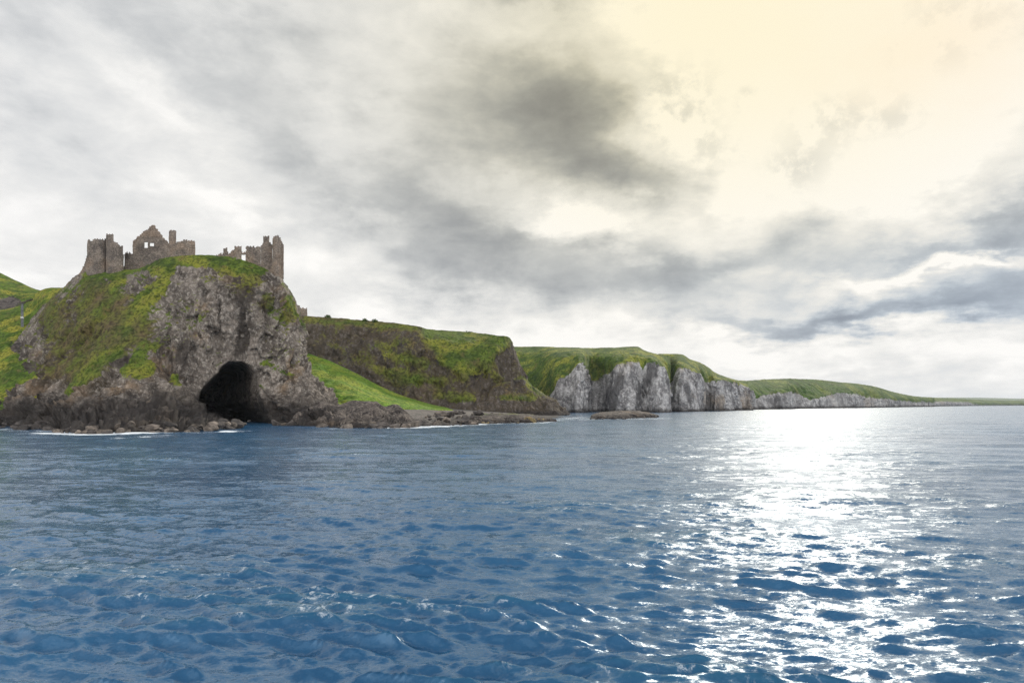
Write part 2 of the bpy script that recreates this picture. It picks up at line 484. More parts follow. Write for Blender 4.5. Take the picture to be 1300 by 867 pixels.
def sheet(name, contours, nu, rows, mat, label, disp, grass_fn, kind='structure', foot=True, back=((14, .98), (38, .9), (55, -.3)),
          wrap_l=None, wrap_r=None, calm_rim=16, extra=None, cat=None, z_min=None):
    """contours: rows bottom to top of (px, py, Y) with equal station counts; rows: samples per band"""
    # the ends turn back into the land
    rowsC = []
    for row in contours:
        row = list(row)
        for (dx, dyy, dY) in (wrap_r or ()):
            x, y, Y = row[-1]; row.append((x + dx, y + dyy, Y + dY))
        for (dx, dyy, dY) in (wrap_l or ()):
            x, y, Y = row[0]; row.insert(0, (x + dx, y + dyy, Y + dY))
        rowsC.append(row)
    C = np.array(rowsC, float)
    W = P(C[..., 0], C[..., 1], C[..., 2])
    tv = np.concatenate([np.linspace(k, k + 1, r, endpoint=False) for k, r in enumerate(rows)] + [[len(rows)]])
    G = catmull(catmull(C, nu, 1), tv, 0)
    Wd = P(G[..., 0], G[..., 1], G[..., 2])
    px, py = G[..., 0], G[..., 1]
    nrm = normals(Wd)
    if nrm[..., 1].mean() > 0: nrm = -nrm
    g0 = grass_fn(px, py, Wd, nrm)
    if isinstance(g0, tuple): g0 = g0[0]
    d = disp(px, py, Wd, nrm, np.clip(g0, 0, 1))
    if calm_rim:      # keep the skyline where it stands
        rim = np.interp(px, [c[0] for c in contours[-1]], [c[1] for c in contours[-1]])
        d = d * (.22 + .78 * sstep(1, calm_rim, py - rim))
    Wd = Wd + nrm * d[..., None]
    if extra is not None: Wd = extra(px, py, Wd, nrm)
    n2 = normals(Wd)
    if n2[..., 1].mean() > 0: n2 = -n2
    ga = grass_fn(px, py, Wd, n2)
    lush = np.zeros_like(ga)
    if isinstance(ga, tuple): ga, lush = ga
    # feet below the water, and the back of the land
    blocks, gb, lb = [Wd], [ga], [lush]
    if foot:
        f0 = Wd[:1].copy(); f0[..., 2] = -2.5; f0[..., 1] -= 1.0
        blocks.insert(0, f0); gb.insert(0, ga[:1] * 0); lb.insert(0, ga[:1] * 0)
    for dy, zf in back:
        bk = Wd[-1:].copy(); sc = (bk[..., 1] + dy) / bk[..., 1]
        bk[..., 0] *= sc if dy < 120 else 1.0
        bk[..., 1] += dy
        bk[..., 2] = bk[..., 2] * zf if zf > 0 else -2.5
        blocks.append(bk); gb.append(ga[-1:] * 0 + .9); lb.append(lush[-1:])
    A = np.concatenate(blocks, 0); g = np.concatenate(gb, 0); lu = np.concatenate(lb, 0)
    nv, nuu = A.shape[:2]
    o = mesh_obj(name, A, grid_faces(nv, nuu), mat, attrs={'grass': g, 'dry': lu})
    tag(o, label, cat, None, kind)
    return o

def facets(q, scale):
    """broken planar blocks: every cell is set forward or back and tilted on its own"""
    p = q / scale
    i = np.floor(p).astype(np.int64)
    best = np.full(p.shape[:-1], 1e9); out = np.zeros(p.shape[:-1])
    for dx in (-1, 0, 1):
        for dy in (-1, 0, 1):
            for dz in (-1, 0, 1):
                c = i + np.array([dx, dy, dz])
                h = _perm[_perm[_perm[c[..., 0] & 255] + (c[..., 1] & 255)] + (c[..., 2] & 255)]
                o = p - (c + .5 + .45 * _g[h])
                dd = (o ** 2).sum(-1)
                val = (h / 255.0 - .5) * 1.2 + (o * _g[(h * 7 + 31) & 255]).sum(-1) * 1.1
                nb = dd < best
                out = np.where(nb, val, out); best = np.where(nb, dd, best)
    return out

def rocky(amp, big=7.0, blk=2.6, blk_amp=.7, soft=.35, rib=.6, tall=.55):
    def f(px, py, Wd, nrm, g):
        q = Wd * np.array([1, 1, .75])
        wq = np.stack([fbm(q + 5, blk * 1.3, 3), fbm(q + 9, blk * 1.3, 3), fbm(q + 13, blk * 1.3, 3)], -1)
        d = .5 * amp * fbm(q, big, 3, .5)
        d = d - rib * amp * (1 - 1.6 * np.abs(fbm(Wd * np.array([1, 1, .18]) + 1.2 * wq, big * .42, 2, .5))) * .35
        Wt = Wd * np.array([1, 1, tall]) + .8 * wq
        r = blk_amp * .95 * facets(Wt + 3, blk * 1.9) + blk_amp * .55 * facets(Wt * 1.0 + 50, blk * .8) + blk_amp * .3 * fbm(q + 53, blk * .4, 3, .6, True)
        tuft = .38 * fbm(q, 1.3, 3, .6) + .22 * amp * fbm(q, max(3.5, big * .4), 3, .55, True)
        gg = sstep(.40, .85, g)
        return d * (1 - (1 - soft) * gg) + r * (1 - .78 * gg) + tuft * gg
    return f

# ================================================================== the castle rock
c0 = [(-60, 541), (0, 541), (40, 543), (75, 547), (125, 549), (180, 549), (230, 547), (264, 546), (295, 539), (335, 538), (375, 539), (410, 541), (440, 541)]
C0 = [(x, y, YW(y)) for x, y in c0]
C1 = [(-60, 530, 122), (0, 528, 120), (40, 523, 116), (75, 518, 112), (125, 512, 108), (180, 508, 108), (225, 512, 113), (260, 518, 122), (295, 512, 130), (335, 512, 129), (372, 515, 126), (398, 514, 126.5), (418, 512, 129)]
C2 = [(10, 505, 134), (25, 488, 132), (50, 478, 128), (85, 468, 124), (130, 462, 119), (175, 458, 118), (220, 462, 121), (258, 466, 126), (298, 456, 130), (340, 458, 131), (364, 465, 131), (382, 474, 131.5), (400, 489, 134)]
C3 = [(12, 468, 142), (34, 438, 140), (60, 420, 136), (92, 410, 131), (132, 404, 127), (172, 400, 126), (212, 398, 126), (252, 398, 128), (296, 398, 130), (335, 400, 131), (358, 408, 133), (375, 425, 136), (389, 450, 140)]
C4 = [(18, 438, 150), (46, 402, 147), (74, 378, 143), (100, 365, 139), (132, 360, 136), (170, 358, 133), (208, 350, 131.5), (248, 350, 131.5), (292, 353, 132), (328, 362, 133), (350, 374, 135), (368, 392, 138), (381, 420, 143)]
C5 = [(26, 428, 156), (54, 390, 152), (84, 362, 147), (104, 345, 142), (140, 343, 141), (175, 341, 139), (204, 329, 136.5), (246, 324, 135.5), (290, 326, 136.5), (325, 336, 137), (352, 350, 138.5), (366, 365, 142), (380, 388, 147)]

CAVE_L = [(458, 290), (464, 284), (474, 275), (485, 263), (497, 254), (508, 252), (520, 262), (530, 275), (541, 296), (552, 300)]
CAVE_R = [(458, 305), (464, 318), (474, 324), (485, 327), (497, 329), (508, 332), (520, 335), (530, 340), (541, 346), (552, 350)]
def cave(px, py, Wd, nrm):
    yl = np.array([a for a, _ in CAVE_L], float)
    wob = 2.2 * fbm(Wd, 2.2, 3)
    xl = np.interp(py, yl, [b for _, b in CAVE_L]) + wob
    xr = np.interp(py, yl, [b for _, b in CAVE_R]) + wob
    yy = py + 1.5 * fbm(Wd + 40, 1.8, 3)
    inside = (px > xl) & (px < xr) & (yy > 459)
    t = np.clip((xr - px) / np.maximum(xr - xl, 1), 0, 1)
    top = sstep(459, 470, yy)
    left = sstep(0, 5, px - xl)
    dep = 46 * (1 + .22 * fbm(Wd, 1.7, 3)) * np.clip(t * 1.25, 0, 1) ** 1.15 * left * (.25 + .75 * top)
    dep = np.where(inside, dep, 0.0)
    W2 = Wd.copy()
    W2[..., 1] += dep
    W2[..., 0] += dep * (Wd[..., 0] / Wd[..., 1]) * 1.03
    return W2

GRASS_CASTLE = [  # px strokes of turf on the rock
    (108, 349, 150, 349, 6, .7), (152, 344, 206, 337, 5, .9), (100, 356, 84, 372, 6, .5),
    (205, 335, 155, 420, 10, .8), (225, 332, 190, 385, 9, .85), (120, 352, 110, 390, 14, .5), (150, 358, 135, 395, 12, .5),
    (70, 385, 60, 420, 14, .4), (90, 420, 130, 400, 14, .35), (215, 327, 330, 338, 8, .95), (240, 335, 330, 346, 8, .45), (290, 345, 320, 354, 8, .3),
    (365, 380, 385, 420, 6, .9), (385, 420, 402, 460, 5, .9), (362, 352, 372, 372, 5, .8),
    (158, 470, 190, 472, 10, 1.1), (175, 452, 178, 470, 10, .9), (182, 438, 196, 442, 7, .7), (100, 480, 150, 445, 8, .7), (150, 445, 165, 420, 7, .6),
    (85, 495, 120, 470, 7, .8), (222, 478, 225, 486, 8, .7), (255, 410, 240, 395, 9, .4), (340, 375, 350, 390, 8, .25),
    (335, 460, 370, 478, 5, .7), (330, 490, 336, 494, 4, .9), (215, 400, 212, 420, 8, .45), (345, 385, 365, 405, 7, .3),
    (340, 500, 352, 512, 5, .4), (60, 440, 110, 440, 20, .15), (140, 430, 80, 470, 12, .3), (180, 400, 170, 425, 10, .45),
]
DRY_CASTLE = [(60, 395, 110, 390, 34, .62), (90, 440, 140, 430, 40, .72), (60, 470, 120, 485, 22, .6), (150, 400, 185, 425, 26, .6), (120, 370, 160, 380, 22, .3),
              (290, 360, 340, 375, 22, .42), (220, 380, 260, 400, 22, .28), (335, 430, 375, 470, 16, .36), (345, 380, 370, 400, 14, .45), (220, 470, 235, 500, 16, .35), (280, 340, 340, 352, 10, .4)]
def grass_castle(px, py, Wd, nrm):
    lush = np.clip(capsules(px, py, GRASS_CASTLE), 0, 1.1)
    dr = np.clip(capsules(px, py, DRY_CASTLE), 0, .8)
    n = fbm(Wd, 7, 3); dg = np.stack([(Wd[..., 0] * .62 + Wd[..., 2] * .78) * .36, Wd[..., 1] * .5, Wd[..., 0] * .78 - Wd[..., 2] * .62], -1)
    n2 = fbm(dg + 77, 2.6, 4, .6)
    up = .42 * sstep(.28, .75, nrm[..., 2]) * sstep(6, 12, Wd[..., 2])
    g = .66 * lush + .58 * dr + up + .16 * n + .55 * n2
    g = g - .5 * sstep(9, 4, Wd[..., 2]) * (1 - capsules(px, py, [(80, 495, 120, 470, 12, 1)]))
    dry = np.clip(1.25 * dr + .05 - .9 * lush + .8 * n2, 0, 1)
    return g, dry
def cave_disp(px, py, Wd, nrm, g):
    yl = [a for a, _ in CAVE_L]
    xl = np.interp(py, yl, [b for _, b in CAVE_L]); xr = np.interp(py, yl, [b for _, b in CAVE_R])
    out = np.maximum(np.maximum(xl - px, px - xr), 458 - py)
    mouth = .22 + .78 * sstep(0, 16, out)
    d = rocky(2.4, 8, 3.0, 1.5, rib=.9)(px, py, Wd, nrm, g)
    # bedded shelves on the foreshore
    low = sstep(8, 2, Wd[..., 2])
    d = d + low * (.7 * fbm(Wd * np.array([.5, .5, 2.2]), 2.0, 4, .6, True) + .7 * facets(Wd * np.array([.6, .6, 1.6]), 1.6))
    return d * mouth
sheet('headland', [C0, C1, C2, C3, C4, C5], 470, (34, 62, 66, 54, 26), M_CASTLE_ROCK,
      'steep grass topped castle rock with a dark sea cave at its foot', cave_disp, grass_castle, extra=cave,
      wrap_r=((-5, 4, 14), (-30, 8, 20)), wrap_l=((6, 4, 16),), back=((8, 1.0), (18, .99), (40, .8), (52, -1)))

# ------------------------------------------------------------------ left hillside, far hill
L0 = [(-200, 534, 122), (-80, 532, 122), (-20, 527, 121), (15, 523, 121), (45, 515, 121), (75, 504, 121), (100, 492, 124)]
L1 = [(-200, 480, 138), (-80, 474, 138), (-20, 466, 137), (15, 462, 136), (45, 466, 134), (70, 474, 131), (95, 474, 131)]
L2 = [(-200, 440, 154), (-80, 434, 153), (-20, 424, 152), (12, 418, 152), (36, 422, 150), (58, 430, 148), (85, 430, 147)]
L3 = [(-200, 420, 165), (-80, 412, 164), (-20, 400, 163), (12, 398, 162), (33, 396, 161), (58, 384, 158), (90, 376, 157)]
L4 = [(-200, 412, 172), (-80, 404, 171), (-20, 395, 170), (10, 392, 169), (31, 385, 167), (56, 367, 164), (92, 366, 163)]
def grass_left(px, py, Wd, nrm):
    g = .95 + .2 * fbm(Wd, 6, 3) - .9 * capsules(px, py, [(18, 440, 38, 424, 7, 1.0), (60, 402, 80, 420, 12, .6), (45, 512, 62, 496, 4, .8), (10, 515, 24, 508, 6, 1.2)])
    return g - .9 * sstep(526, 534, py)
sheet('hillside', [L0, L1, L2, L3, L4], 150, (40, 40, 24, 16), M_HILL, 'green grass slope to the left of the castle rock',
      rocky(1.2, 8, 2.5, .5, .55), grass_left, back=((15, .97), (30, .9)), wrap_r=((4, 2, 10),), foot=False)
H0 = [(-260, 430, 190), (-120, 425, 190), (-20, 405, 188), (20, 400, 188), (50, 395, 186), (100, 392, 186)]
H1 = [(-260, 385, 200), (-120, 380, 200), (-20, 370, 200), (20, 378, 199), (45, 378, 198), (100, 380, 198)]
H2 = [(-260, 318, 222), (-120, 322, 222), (-20, 340, 220), (22, 357, 216), (52, 369, 212), (100, 374, 210)]
def grass_hill(px, py, Wd, nrm):
    return .95 + .25 * fbm(Wd, 6, 3) - .8 * capsules(px, py, [(-60, 380, 12, 384, 8, .9), (14, 380, 26, 384, 6, .7), (-60, 394, 20, 393, 4, .8)])
sheet('hill', [H0, H1, H2], 110, (24, 40), M_HILL, 'yellow green hill rising behind the slope at the far left',
      rocky(1.0, 9, 3, .4, .6), grass_hill, back=((30, 1.0), (70, .9)), foot=False)

# ------------------------------------------------------------------ middle cliff
M0 = [(350, 523, 194), (400, 523, 195), (440, 523, 197), (480, 523, 199), (520, 523, 199), (560, 523, 199), (600, 524, 199), (640, 526, 201), (685, 527, 213), (722, 527, 229)]
M1 = [(350, 490, 199), (400, 490, 199), (440, 490, 201), (480, 495, 202), (520, 495, 202), (560, 495, 202), (600, 496, 201), (640, 500, 204), (675, 508, 216), (708, 517, 231)]
M2 = [(350, 450, 205), (400, 450, 205), (440, 452, 206), (480, 455, 206), (520, 458, 205), (556, 460, 205), (596, 462, 204), (634, 466, 205), (662, 482, 218), (690, 502, 234)]
M3 = [(350, 420, 209), (400, 420, 209), (440, 423, 210), (480, 425, 210), (520, 430, 208), (552, 438, 210), (592, 440, 211), (630, 442, 208), (652, 455, 218), (670, 485, 236)]
M4 = [(350, 401, 213), (395, 402, 213), (430, 404, 214), (480, 408, 215), (530, 414, 213), (546, 418, 219), (598, 422, 226), (630, 426, 216), (648, 430, 219), (657, 455, 236)]
GRASS_MID = [(545, 420, 640, 430, 12, 1.4), (548, 430, 580, 462, 10, 1.1), (575, 440, 615, 452, 15, 1.1), (560, 455, 600, 470, 8, .7), (585, 460, 590, 480, 8, .6), (610, 440, 630, 440, 10, .8),
             (490, 450, 540, 460, 9, .65), (480, 470, 530, 475, 8, .6), (500, 485, 560, 480, 8, .55), (470, 440, 520, 435, 7, .4), (390, 406, 530, 417, 4, .75), (420, 440, 450, 455, 8, .35),
             (640, 505, 675, 506, 5, .9), (668, 490, 690, 500, 4, .8), (555, 500, 600, 505, 8, .5), (570, 510, 620, 512, 6, .35), (620, 470, 640, 480, 8, .4), (660, 480, 672, 488, 4, .7)]
def grass_mid(px, py, Wd, nrm):
    lush = np.clip(capsules(px, py, GRASS_MID), 0, 1.1)
    n = fbm(Wd, 8, 3); n2 = fbm(Wd * np.array([1, 1, .5]) + 77, 4, 4, .6)
    g = .72 * lush + .3 * sstep(.4, .8, nrm[..., 2]) + .2 * n + .25 * n2 - .7 * sstep(6, 2, Wd[..., 2]) + .24 + .2 * n2
    return g, np.clip(.9 - .9 * lush + .7 * n2, 0, 1)
sheet('cliff', [M0, M1, M2, M3, M4], 380, (24, 36, 28, 22), M_DARK_ROCK, 'dark brown cliff with turf patches behind the grassy cove',
      rocky(3.0, 13, 3.6, 1.3, rib=.9), grass_mid, back=((10, 1.0), (60, 1.0), (140, 1.0)), wrap_r=((-6, 0, 40), (-40, 0, 90)))

# grassy fan in the cove
T0 = [(350, 524, 150), (425, 521, 146), (470, 519, 148), (520, 519.5, 160), (575, 520.5, 180)]
T1 = [(350, 490, 168), (412, 492, 166), (455, 498, 168), (510, 509, 175), (565, 517, 188)]
T2 = [(350, 440, 197), (395, 450, 196), (440, 468, 194), (495, 496, 196), (560, 517, 200)]
sheet('slope', [T0, T1, T2], 150, (40, 40), M_MEADOW, 'bright green grassy fan sloping down to the pebble cove',
      lambda px, py, Wd, n, g: 1.8 * fbm(Wd, 9, 4, .55) + .4 * fbm(Wd, 1.8, 3), lambda px, py, Wd, n: 1.0 + .0 * px, back=((6, 1.0),))

# pebble beach
b0 = [(430, 541), (480, 541), (525, 540.5), (560, 540), (600, 538), (640, 536), (680, 534.5), (712, 530), (735, 528)]
B0 = [(x, y, YW(y)) for x, y in b0]
B1 = [(430, 530, 126), (480, 529, 128), (525, 527, 136), (560, 526, 150), (600, 528, 150), (640, 530, 152), (680, 531, 165), (712, 529, 205), (738, 527.6, 240)]
B2 = [(430, 519, 150), (480, 518, 155), (525, 518, 170), (560, 518.5, 190), (600, 521, 198), (640, 524, 200), (680, 527, 212), (712, 527, 228), (740, 527, 250)]
M_BEACH = terrain_mat('pebble_beach', ((.08, .072, .066), (.15, .135, .122), (.25, .23, .205), (.14, .115, .09)), GRASS, .5, .1, .45)
sheet('beach', [B0, B1, B2], 260, (30, 24), M_BEACH, 'grey pebble beach below the green slope',
      lambda px, py, Wd, n, g: .35 * fbm(Wd, 4, 3) + .3 * fbm(Wd, .9, 3, .6, True), lambda px, py, Wd, n: 0 * px, back=((15, 1.0),))

# rock outcrops on the foreshore
def no_grass(px, py, Wd, nrm): return 0 * px + .05
def outcrop(name, base, top, crest, nu, label, amp=.9, gr=no_grass, mat=None, rows=(22, 14), back=((4, .8), (9, -1))):
    A0 = [(x, y, YW(y)) for x, y in base]
    sheet(name, [A0, top, crest], nu, rows, mat or M_SHORE, label, rocky(amp, 3.2, 1.5, .75), gr, back=back, wrap_r=((0, -.5, 5),), wrap_l=((0, -.5, 5),))
outcrop('rock_outcrop', [(385, 541), (410, 542), (432, 543), (455, 543), (478, 543), (498, 542.5), (515, 542), (527, 541)],
        [(380, 528, 121), (408, 524, 121), (430, 522, 120), (452, 519, 120), (478, 518, 120), (494, 523, 121), (508, 524, 121), (526, 536, 119)],
        [(375, 514, 128), (405, 509, 128), (428, 514, 126), (450, 509, 126), (476, 509, 126), (488, 516, 125), (505, 515, 125), (524, 531, 123)], 170,
        'craggy dark rock outcrop between the castle rock and the pebble beach')
def ochre(px, py, Wd, nrm): return .15 + .3 * sstep(.6, .9, nrm[..., 2]) * sstep(.8, 1.6, Wd[..., 2])
outcrop('rock_shelf', [(598, 538.5), (612, 538), (632, 537.5), (655, 537), (675, 536.5), (692, 535.5), (704, 534)],
        [(599, 530, 138), (612, 529, 138), (632, 530, 139), (655, 529, 141), (675, 529.5, 144), (690, 532, 148), (703, 533.4, 154)],
        [(600, 525, 146), (612, 524.5, 146), (632, 525, 146), (655, 524.5, 149), (675, 526, 152), (690, 530, 156), (703, 533.1, 160)], 140,
        'low brown tidal rock shelf with yellowish tops at the foot of the dark cliff', .6, ochre)
outcrop('rock_islet', [(750, 532), (764, 532), (780, 532), (797, 531.3), (812, 530.6), (826, 530), (836, 529.3)],
        [(752, 527.5, 174), (764, 526, 176), (780, 525, 178), (797, 524.5, 182), (812, 525, 186), (826, 526, 190), (835, 527.8, 194)],
        [(756, 525.5, 184), (765, 523, 186), (780, 521.8, 188), (797, 521.3, 192), (812, 522, 196), (826, 524.2, 200), (834, 527.4, 204)], 120,
        'low dark rocky reef lying offshore below the pale cliffs', .7)
outcrop('rock_skerry', [(750, 531.5), (754, 531.8), (758, 531.5), (763, 531)], [(751, 529.5, 174), (754, 529, 174), (758, 529, 175), (762, 530, 177)],
        [(752, 528.6, 179), (754, 528.2, 179), (757, 528.4, 180), (760, 529.6, 181)], 24, 'small dark skerry off the left tip of the rocky reef', .4)
outcrop('sea_stack', [(2, 536), (8, 536.5), (16, 536.5), (24, 536), (30, 535)], [(4, 522, 126), (9, 514, 126), (16, 510, 126), (23, 512, 126), (28, 524, 127)],
        [(6, 512, 129), (11, 507, 129), (16, 504, 129), (22, 506, 129), (26, 516, 129)], 40, 'blackish stump of rock at the foot of the green slope', .7)

# ------------------------------------------------------------------ pale cliffs
A0 = [(636, 524, 330), (660, 524, 326), (685, 525, 318), (706, 526, 306), (724, 526, 303), (741, 525.5, 300), (751, 524.5, 328), (764, 524, 330), (780, 523.5, 314), (800, 523, 310), (813, 523, 315), (820, 522.5, 316), (832, 522, 308), (846, 521.5, 308), (852, 521.5, 330)]
A1 = [(636, 495, 345), (660, 497, 340), (685, 502, 326), (706, 500, 309), (724, 498, 305), (741, 495, 302), (751, 495, 334), (764, 495, 335), (780, 495, 317), (800, 495, 313), (813, 495, 319), (820, 495, 320), (831, 495, 312), (843, 495, 312), (851, 497, 336)]
A2 = [(636, 470, 362), (660, 472, 356), (685, 476, 340), (706, 478, 316), (724, 474, 310), (740, 464, 308), (750, 468, 344), (764, 470, 342), (780, 462, 322), (800, 460, 318), (813, 460, 322), (820, 459, 322), (829, 459, 318), (837, 462, 320), (850, 474, 344)]
A3 = [(636, 452, 378), (660, 452, 374), (685, 454, 358), (706, 452, 336), (724, 450, 328), (738, 449, 326), (750, 452, 346), (764, 454, 342), (780, 451, 338), (798, 449, 336), (811, 448, 338), (820, 451, 338), (829, 454, 334), (836, 458, 338), (850, 464, 352)]
A4 = [(636, 440, 400), (660, 440, 396), (685, 440, 384), (706, 440.5, 372), (724, 441, 366), (738, 441.5, 362), (750, 442, 366), (764, 441.5, 362), (780, 441, 362), (797, 440, 360), (810, 440, 358), (817, 444, 354), (828, 448, 350), (838, 450, 354), (851, 452, 364)]
def grass_white(hi, lo):
    def f(px, py, Wd, nrm):
        b = np.interp(px, [q[0] for q in hi], [q[1] for q in hi])
        n = 5 * fbm(Wd, 14, 3) + 4 * fbm(Wd * np.array([1, 1, .25]), 7, 3)
        g = .9 * sstep(5, -5, py - b - n * lo)
        return g + .25 * sstep(.5, .8, nrm[..., 2]) * sstep(8, 14, Wd[..., 2]) + .02
    return f
for row_, ys_ in ((A0, 524), (A1, 497), (A2, 471), (A3, 453), (A4, 441)):
    for x_ in (600, 560, 515):
        row_.insert(0, (x_, ys_ + (x_ < 600) * 1.0, row_[0][2] - 12))
sheet('cliff', [A0, A1, A2, A3, A4], 500, (34, 34, 22, 16), M_WHITE, 'nearest pale limestone cliff with green turf cap and white buttresses',
      rocky(3.2, 15, 5.0, 1.5, .75, .75, .40), grass_white([(515, 530), (636, 525), (690, 522), (702, 500), (709, 480), (725, 474), (741, 460), (750, 482), (762, 480), (770, 476), (785, 463), (812, 459), (816, 470), (821, 459), (834, 457), (846, 476), (852, 500)], 1.0),
      back=((20, 1.0), (120, 1.0), (300, 1.0)), wrap_r=((-6, 0, 60),))
Bc0 = [(836, 522, 345), (850, 521.5, 345), (862, 521.3, 338), (875, 521, 342), (888, 521, 350), (900, 520.8, 372), (908, 520.6, 365), (918, 520.5, 372), (932, 520.3, 388), (944, 520, 420), (956, 520, 420)]
Bc1 = [(836, 490, 355), (850, 490, 353), (862, 490, 342), (875, 490, 346), (888, 492, 354), (900, 494, 378), (908, 496, 370), (918, 497, 376), (932, 498, 392), (942, 502, 426), (953, 504, 430)]
Bc2 = [(836, 470, 365), (850, 472, 362), (862, 468, 348), (875, 472, 352), (888, 476, 360), (900, 480, 386), (908, 482, 378), (918, 483, 382), (932, 485, 398), (941, 490, 434), (951, 493, 440)]
Bc3 = [(836, 458, 375), (850, 460, 372), (862, 459, 362), (875, 463, 366), (888, 467, 374), (900, 472, 396), (908, 477, 390), (918, 479, 396), (931, 482, 410), (940, 486, 444), (950, 489, 450)]
Bc4 = [(836, 449, 392), (850, 449, 388), (866, 450, 384), (876, 456, 386), (888, 460, 392), (899, 466, 408), (908, 473, 404), (918, 477, 410), (930, 481, 424), (940, 483, 455), (950, 484, 460)]
sheet('cliff', [Bc0, Bc1, Bc2, Bc3, Bc4], 260, (30, 24, 14, 12), M_WHITE, 'second pale cliff stepping down behind the white buttress',
      rocky(3.2, 15, 5.0, 1.5, .75, .75, .40), grass_white([(836, 480), (853, 484), (862, 466), (875, 470), (886, 474), (893, 480), (900, 492), (907, 484), (914, 482), (922, 484), (935, 486), (956, 496)], .9),
      back=((20, 1.0), (120, 1.0), (300, 1.0)), wrap_r=((-8, 0, 60),))
cp = [930, 950, 962, 980, 1000, 1016, 1034, 1050, 1066, 1085, 1110, 1135, 1160, 1185]
cY = [440, 452, 475, 500, 515, 560, 590, 620, 640, 680, 750, 840, 960, 1100]
cb = [519.6, 519.6, 519.3, 519, 518.8, 518.4, 518.2, 518, 517.9, 517.6, 517.1, 516.6, 516.2, 515.8]
cr_ = [483, 483, 482, 481, 480.5, 480.8, 481.5, 483, 485, 486.5, 490.5, 497.5, 502.5, 504.5]
cm = [500, 500, 503, 501, 500, 503, 505, 504, 500.5, 501, 505, 507.5, 508, 509.5]
zz = [0, -3, 8, -2, 0, 12, -4, -6, 6, -6, 4, -8, 6, 0]
CC0 = [(x, b, YW(b) * 0 + Y + z * .6) for x, b, Y, z in zip(cp, cb, cY, zz)]
CC1 = [(x, (b + m) / 2, Y + 4 + z) for x, b, m, Y, z in zip(cp, cb, cm, cY, zz)]
CC2 = [(x, m, Y + 9 + z) for x, m, Y, z in zip(cp, cm, cY, zz)]
CC3 = [(x, (m + r) / 2 - 1, Y + 40) for x, m, r, Y in zip(cp, cm, cr_, cY)]
CC4 = [(x, r, Y + 85) for x, r, Y in zip(cp, cr_, cY)]
sheet('cliff', [CC0, CC1, CC2, CC3, CC4], 300, (14, 14, 16, 14), M_FAR, 'distant green headland with a low band of pale cliff',
      rocky(3.2, 22, 7, 2.0, .8, 1.6, .25), grass_white([(930, 494), (950, 491), (962, 505), (985, 496), (1010, 499), (1030, 508), (1060, 498), (1085, 499), (1110, 505), (1150, 509), (1185, 511)], .5),
      back=((60, 1.0), (300, 1.0)), wrap_r=((-4, 0, 200),))
dp = [1140, 1165, 1190, 1215, 1232, 1260, 1300, 1360, 1460]
dY = [1060, 1180, 1300, 1450, 1650, 1900, 2200, 2500, 2800]
db = [516, 515.8, 515.5, 515.3, 515, 514.8, 514.6, 514.5, 514.4]
dr = [502.5, 503.6, 504.8, 506, 507, 508, 508.6, 509, 509.5]
DD0 = [(x, b, Y) for x, b, Y in zip(dp, db, dY)]
DD1 = [(x, b * .5 + r * .5, Y + 10) for x, b, r, Y in zip(dp, db, dr, dY)]
DD2 = [(x, r, Y + 120) for x, r, Y in zip(dp, dr, dY)]
sheet('cliff', [DD0, DD1, DD2], 240, (12, 10), M_FAR, 'thin far coast of low dark cliffs running to the right edge',
      rocky(4.0, 40, 14, 4.0), grass_white([(1140, 509), (1200, 510), (1232, 510.5), (1240, 514), (1460, 514)], .3), back=((200, 1.0), (600, 1.0)))
EE0 = [(x, 513.9, Y) for x, Y in ((1150, 5200), (1230, 5200), (1310, 5000), (1400, 4800), (1560, 4600))]
EE1 = [(1150, 508, 5400), (1230, 506.2, 5500), (1310, 507.5, 5300), (1400, 507.8, 5100), (1560, 509, 4900)]
EE2 = [(1150, 505.8, 5900), (1225, 504.6, 6000), (1310, 506.2, 5700), (1400, 507, 5400), (1560, 508.5, 5200)]
sheet('hills', [EE0, EE1, EE2], 120, (6, 6), M_FAR, 'faint blue hills on the horizon at the far right', lambda px, py, Wd, n, g: 8 * fbm(Wd, 260, 3), lambda px, py, Wd, n: 0 * px + 1.0, back=((800, 1.0),))

